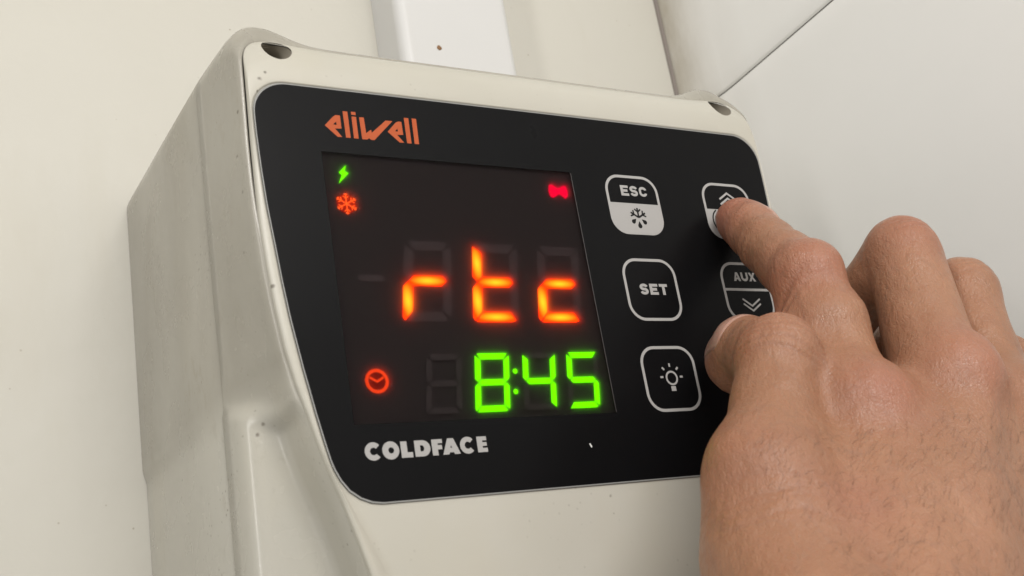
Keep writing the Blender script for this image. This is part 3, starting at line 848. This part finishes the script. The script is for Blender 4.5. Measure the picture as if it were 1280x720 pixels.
def surface_nets(lo, hi, step):
    xs = [np.arange(l, h, step, dtype=np.float32) for l, h in zip(lo, hi)]
    nx, ny, nz = map(len, xs)
    B = 6
    D = np.full((nx, ny, nz), 9.0, dtype=np.float32)
    bc = [np.arange(0, k, B) for k in (nx, ny, nz)]
    G = np.stack(np.meshgrid(*[x[np.minimum(b + B // 2, len(x) - 1)] for x, b in zip(xs, bc)], indexing='ij'), -1)
    DC = sdf(G.astype(np.float32))
    half = step * B * .5 * 1.75 + 3.0
    for (i, j, k), dv in np.ndenumerate(DC):
        i0, j0, k0 = i * B, j * B, k * B
        if abs(dv) > half + 2: D[i0:i0 + B, j0:j0 + B, k0:k0 + B] = dv; continue
    todo = np.argwhere(np.abs(DC) <= half + 2)
    off = np.stack(np.meshgrid(range(B), range(B), range(B), indexing='ij'), -1).reshape(-1, 3)
    for c0 in range(0, len(todo), 400):
        I = (todo[c0:c0 + 400, None, :] * B + off[None]).reshape(-1, 3)
        I = I[(I[:, 0] < nx) & (I[:, 1] < ny) & (I[:, 2] < nz)]
        Pq = np.stack([xs[q][I[:, q]] for q in range(3)], -1).astype(np.float32)
        D[I[:, 0], I[:, 1], I[:, 2]] = sdf(Pq)
    S = D < 0
    # cells crossed by the surface
    c = np.zeros((nx - 1, ny - 1, nz - 1), dtype=np.int8)
    for dx in (0, 1):
        for dy in (0, 1):
            for dz in (0, 1):
                c += S[dx:nx - 1 + dx, dy:ny - 1 + dy, dz:nz - 1 + dz]
    act = (c > 0) & (c < 8)
    idx = -np.ones(act.shape, dtype=np.int64); cells = np.argwhere(act); idx[act] = np.arange(len(cells))
    acc = np.zeros((len(cells), 3)); cnt = np.zeros(len(cells))
    corners = [(dx, dy, dz) for dx in (0, 1) for dy in (0, 1) for dz in (0, 1)]
    for ca in corners:
        for ax in range(3):
            if ca[ax] == 1: continue
            cb = list(ca); cb[ax] = 1
            A = D[cells[:, 0] + ca[0], cells[:, 1] + ca[1], cells[:, 2] + ca[2]]
            B = D[cells[:, 0] + cb[0], cells[:, 1] + cb[1], cells[:, 2] + cb[2]]
            mk = (A < 0) != (B < 0)
            t = np.where(mk, A / np.where(A - B == 0, 1, A - B), 0)
            p = np.tile(np.array(ca, dtype=float), (len(cells), 1)); p[:, ax] += t
            acc[mk] += p[mk]; cnt[mk] += 1
    V = (cells + acc / cnt[:, None]) * step + np.array(lo)
    faces = []
    for ax in range(3):
        o1, o2 = [(1, 2), (2, 0), (0, 1)][ax]
        sa = [slice(None)] * 3; sb = [slice(None)] * 3
        sa[ax] = slice(0, -1); sb[ax] = slice(1, None)
        E = S[tuple(sa)] != S[tuple(sb)]
        e = np.argwhere(E)
        ok = (e[:, o1] > 0) & (e[:, o2] > 0) & (e[:, o1] < D.shape[o1] - 1) & (e[:, o2] < D.shape[o2] - 1)
        e = e[ok]
        q = []
        for a, b in ((0, 0), (-1, 0), (-1, -1), (0, -1)):
            f = e.copy(); f[:, o1] += a; f[:, o2] += b
            q.append(idx[f[:, 0], f[:, 1], f[:, 2]])
        q = np.stack(q, 1)
        flip = S[e[:, 0], e[:, 1], e[:, 2]]
        q[~flip] = q[~flip][:, ::-1]
        faces.append(q)
    return V, np.concatenate(faces)

HV, HF = surface_nets((-92, -4, -212), (96, 262, 1), 1.1)
def grad(P, e=.6):
    g = np.stack([sdf(P + arr(v)) - sdf(P - arr(v)) for v in ((e, 0, 0), (0, e, 0), (0, 0, e))], -1)
    return g / np.maximum(np.linalg.norm(g, axis=-1, keepdims=True), 1e-6)

me = bpy.data.meshes.new('hand')
def to_world(P): return np.stack([P[:, 0], P[:, 2], -P[:, 1]], 1) * MM
me.from_pydata(to_world(HV).tolist(), [], HF.tolist()); me.update()
tmp = bpy.data.objects.new('tmp', me); COL.objects.link(tmp)
sm = tmp.modifiers.new('s', 'SMOOTH'); sm.factor = .5; sm.iterations = 3
sb = tmp.modifiers.new('u', 'SUBSURF'); sb.levels = 1; sb.render_levels = 1
bpy.context.view_layer.update()
dg = bpy.context.evaluated_depsgraph_get()
me2 = bpy.data.meshes.new_from_object(tmp.evaluated_get(dg)); bpy.data.objects.remove(tmp)
n = len(me2.vertices); co = np.empty(n * 3, dtype=np.float32); me2.vertices.foreach_get('co', co); co = co.reshape(-1, 3)
P = np.stack([co[:, 0], -co[:, 2], co[:, 1]], 1) / MM
nn = np.empty(n * 3, dtype=np.float32); me2.vertices.foreach_get('normal', nn); nn = nn.reshape(-1, 3); N = np.stack([nn[:, 0], -nn[:, 2], nn[:, 1]], 1)
disp = np.zeros(n, dtype=np.float32); crease = np.zeros(n, dtype=np.float32); red = np.zeros(n, dtype=np.float32)
def ball(c_, r_): return np.exp(-((P - arr(c_)) ** 2).sum(-1) / (r_ * r_))
def add_crease(c_, ax, width, depth, reach, side=None, bend=0.0, phase=0.0):
    """a groove across the finger at c_, running round it, ax = finger axis"""
    ax = arr(ax); ax = ax / np.linalg.norm(ax); q = P - arr(c_)
    s = q @ ax + bend * np.sin((q[:, 1] * .35 + q[:, 0] * .25) + phase)
    m_ = np.exp(-(s / width) ** 2) * np.clip(1 - (np.linalg.norm(q, axis=1) / reach) ** 2, 0, 1)
    if side is not None:
        sd = arr(side); sd = sd / np.linalg.norm(sd); m_ = m_ * np.clip((N @ sd) * 1.6 + .3, 0, 1)
    disp[:] -= depth * m_; crease[:] += m_ * min(1, depth / .5)
tax = np.array(J['tmcp']) - np.array(J['tip_'])
for i, off in enumerate((-5.2, -3.6, -2.0, -.2, 1.7, 3.6, 5.6)):     # wrinkles over the thumb knuckle
    c_ = np.array((-3.3, 52.5, -41.0)) + tax / np.linalg.norm(tax) * off
    add_crease(c_, tax, .38, (.34 + .14 * (i % 2)), 13, (-.25, -.75, -.6), .45, i * .8)
iax = np.array(J['dip']) - np.array(J['tip'])
add_crease((22.8, 19.2, -18.5), iax, .6, .45, 12, (-.5, .8, .3))
add_crease((21.9, 21.0, -20.5), iax, .45, .25, 12, (-.5, .8, .3))
pax = np.array((-.1, .65, -.6))
add_crease((15.5, 40.5, -33.0), pax, .9, .8, 15, (-.7, .6, .4))
add_crease((15.3, 43.2, -34.0), pax, .6, .45, 15, (-.7, .6, .4))
for c_, ax in (((46, 25, -44), (.2, -.7, .4)), ((65, 36, -42), (.2, -.7, .4)), ((79, 55, -38), (.2, -.7, .4))):
    for off in (-2, 0, 2): add_crease(np.array(c_) + np.array(ax) * off, ax, .45, .3, 10, (0, -.6, -.8), .3, off)
for i, off in enumerate((2, 5.5, 8, 12)):
    add_crease(np.array((-24, 84, -50)) + np.array((-.35, .75, -.35)) * off, (-.35, .8, -.4), .6, .18 + .06 * (i % 2), 17, None, .9, i)
# low soft relief: tendons and veins running towards the wrist, small folds of the skin
for (a_, b_, r_, h_) in (((10, 68, -56), (-14, 112, -78), 2.6, .8), ((34, 64, -62), (-6, 114, -80), 2.4, .8), ((-17, 80, -58), (-30, 106, -78), 2.2, .55), ((-4, 90, -60), (-22, 124, -84), 1.9, .6)):
    disp += h_ * np.exp(-((seg_d(P, a_, b_, 0, 0)) / r_ / 1.6) ** 2)
rs = np.random.RandomState(3)
for fr, am in ((.10, .22), (.30, .05)):
    for _ in range(5):
        k_ = rs.randn(3); k_ /= np.linalg.norm(k_); disp += am / 2.2 * np.sin((P @ k_.astype(np.float32)) * fr * 2 * math.pi / 2.0 + rs.rand() * 6.28 + 1.2 * np.sin(P[:, 1] * fr * 1.7 + P[:, 0] * fr)).astype(np.float32)
red += .8 * ball((17, 32, -38), 8) + .6 * ball((8, 66, -56), 9) + .6 * ball((33, 62, -60), 10) + .6 * ball((46, 25, -44), 9) + .5 * ball((-14, 92, -58), 9) + 1.0 * ball((29, 6, -6), 13) + .75 * ball((11, 47, -12), 10) + .45 * ball((18, 38, -30), 11) + .35 * ball((-3, 49, -40), 8) + .4 * ball((-26, 80, -48), 9)
P2 = P + N * disp[:, None]
# flatten what would press into the keypad
P2[:, 2] = np.where((P2[:, 0] < 46) & (P2[:, 2] > -.25), -.25, P2[:, 2])
me2.vertices.foreach_set('co', to_world(P2).astype(np.float32).ravel())
for nm_, dat in (('redness', np.clip(red, 0, 1)), ('crease', np.clip(crease, 0, 1))):
    a_ = me2.attributes.new(nm_, 'FLOAT', 'POINT'); a_.data.foreach_set('value', dat.astype(np.float32))
me2.polygons.foreach_set('use_smooth', [True] * len(me2.polygons))
me2.materials.clear(); me2.materials.append(M_SKIN); me2.name = 'hand'
me2.update()
hand = bpy.data.objects.new('hand', me2); COL.objects.link(hand)
tag(hand, 'bare right hand pressing the up button with its index fingertip, thumb bent', 'hand')

bmh = bmesh.new(); bmh.from_mesh(me2); HTREE = BVHTree.FromBMesh(bmh); bmh.free()
# fingernails: a curved plate pushed out of the finger along its dorsal side
def nail(a, b, dorsal, half_ang, r_out=.35, name='fingernail'):
    a = np.array(a, dtype=float); b = np.array(b, dtype=float); ax = b - a; L_ = np.linalg.norm(ax); ax /= L_
    d = np.array(dorsal, dtype=float); d -= ax * d.dot(ax); d /= np.linalg.norm(d); s = np.cross(ax, d)
    nu, nv = 14, 16; V = []; F = []
    for lay in (0, 1):
        for i in range(nu + 1):
            u = i / nu
            for j in range(nv + 1):
                v = -1 + 2 * j / nv
                endr = math.sqrt(max(0.0, 1 - abs(v) ** 3.2 * .55))
                uu = .5 + (u - .5) * endr
                c_ = a + ax * L_ * uu
                ang = math.radians(half_ang) * v
                dr = d * math.cos(ang) + s * math.sin(ang)
                hit = HTREE.ray_cast(W(*(c_ + dr * 16)), (W(*c_) - W(*(c_ + dr))).normalized())
                lo_ = (hit[0] - W(*c_)).length / MM if hit[0] is not None else 7.0
                rr = lo_ + r_out * (1 - .75 * abs(v) ** 4) * (.35 + .65 * min(1, u * 4)) - (.55 if lay else 0)
                V.append(W(*(c_ + dr * rr)))
    m_ = (nu + 1) * (nv + 1)
    for i in range(nu):
        for j in range(nv):
            q = i * (nv + 1) + j
            F.append((q, q + 1, q + nv + 2, q + nv + 1)); F.append((m_ + q, m_ + q + nv + 1, m_ + q + nv + 2, m_ + q + 1))
    rim = [j for j in range(nv + 1)] + [(i + 1) * (nv + 1) + nv for i in range(nu)] + [nu * (nv + 1) + j for j in range(nv - 1, -1, -1)] + [i * (nv + 1) for i in range(nu - 1, 0, -1)]
    for i in range(len(rim)):
        p_, q_ = rim[i], rim[(i + 1) % len(rim)]; F.append((p_, q_, m_ + q_, m_ + p_))
    o = mesh_obj(name, V, F, M_NAIL, hand, True); fix_normals(o)
    return o
nail((7.2, 46.6, -24), (12.8, 44.6, -5.6), (-.50, -.84, -.1), 54)
nail((25.2, 14.0, -15.5), (30.6, 3.0, -4.4), (.85, -.3, -.35), 50)

# short body hair lying over the back of the hand
fc = me2.polygons; rs = np.random.RandomState(11)
cen = np.empty(len(fc) * 3, dtype=np.float32); fc.foreach_get('center', cen); cen = cen.reshape(-1, 3)
fn = np.empty(len(fc) * 3, dtype=np.float32); fc.foreach_get('normal', fn); fn = fn.reshape(-1, 3)
cand = np.where((-cen[:, 2] / MM > 74) & (-cen[:, 2] / MM < 165) & (fn[:, 1] < -.35) & (cen[:, 0] / MM > -30))[0]
pick = rs.choice(cand, min(2600, len(cand)), replace=False)
V = []; F = []
for k_ in pick:
    p = Vector(cen[k_]); nrm = Vector(fn[k_]).normalized()
    d = Vector((.75 + .5 * rs.randn() * .5, 0, .55 + .4 * rs.randn() * .5)); d = (d - nrm * d.dot(nrm)).normalized()
    side = nrm.cross(d); L_ = (1.4 + 2.9 * rs.rand() ** 1.5) * MM; w_ = (.014 + .016 * rs.rand()) * MM; curl = rs.randn() * .25
    b = len(V)
    for q in range(5):
        t = q / 4
        c_ = p + d * (L_ * t) + nrm * (L_ * (.30 * t - .28 * t * t)) + side * (curl * L_ * t * t)
        ww = w_ * (1 - .75 * t)
        V += [c_ + side * ww, c_ - side * ww * .5 + nrm * ww, c_ - side * ww * .5 - nrm * ww]
    for q in range(4):
        for r_ in range(3):
            a_, c2 = b + q * 3 + r_, b + q * 3 + (r_ + 1) % 3
            F.append((a_, c2, c2 + 3, a_ + 3))
hair = mesh_obj('hair', V, F, mat_simple('dark_body_hair', (.075, .038, .020), .5), hand, True)
hair['kind'] = 'stuff'
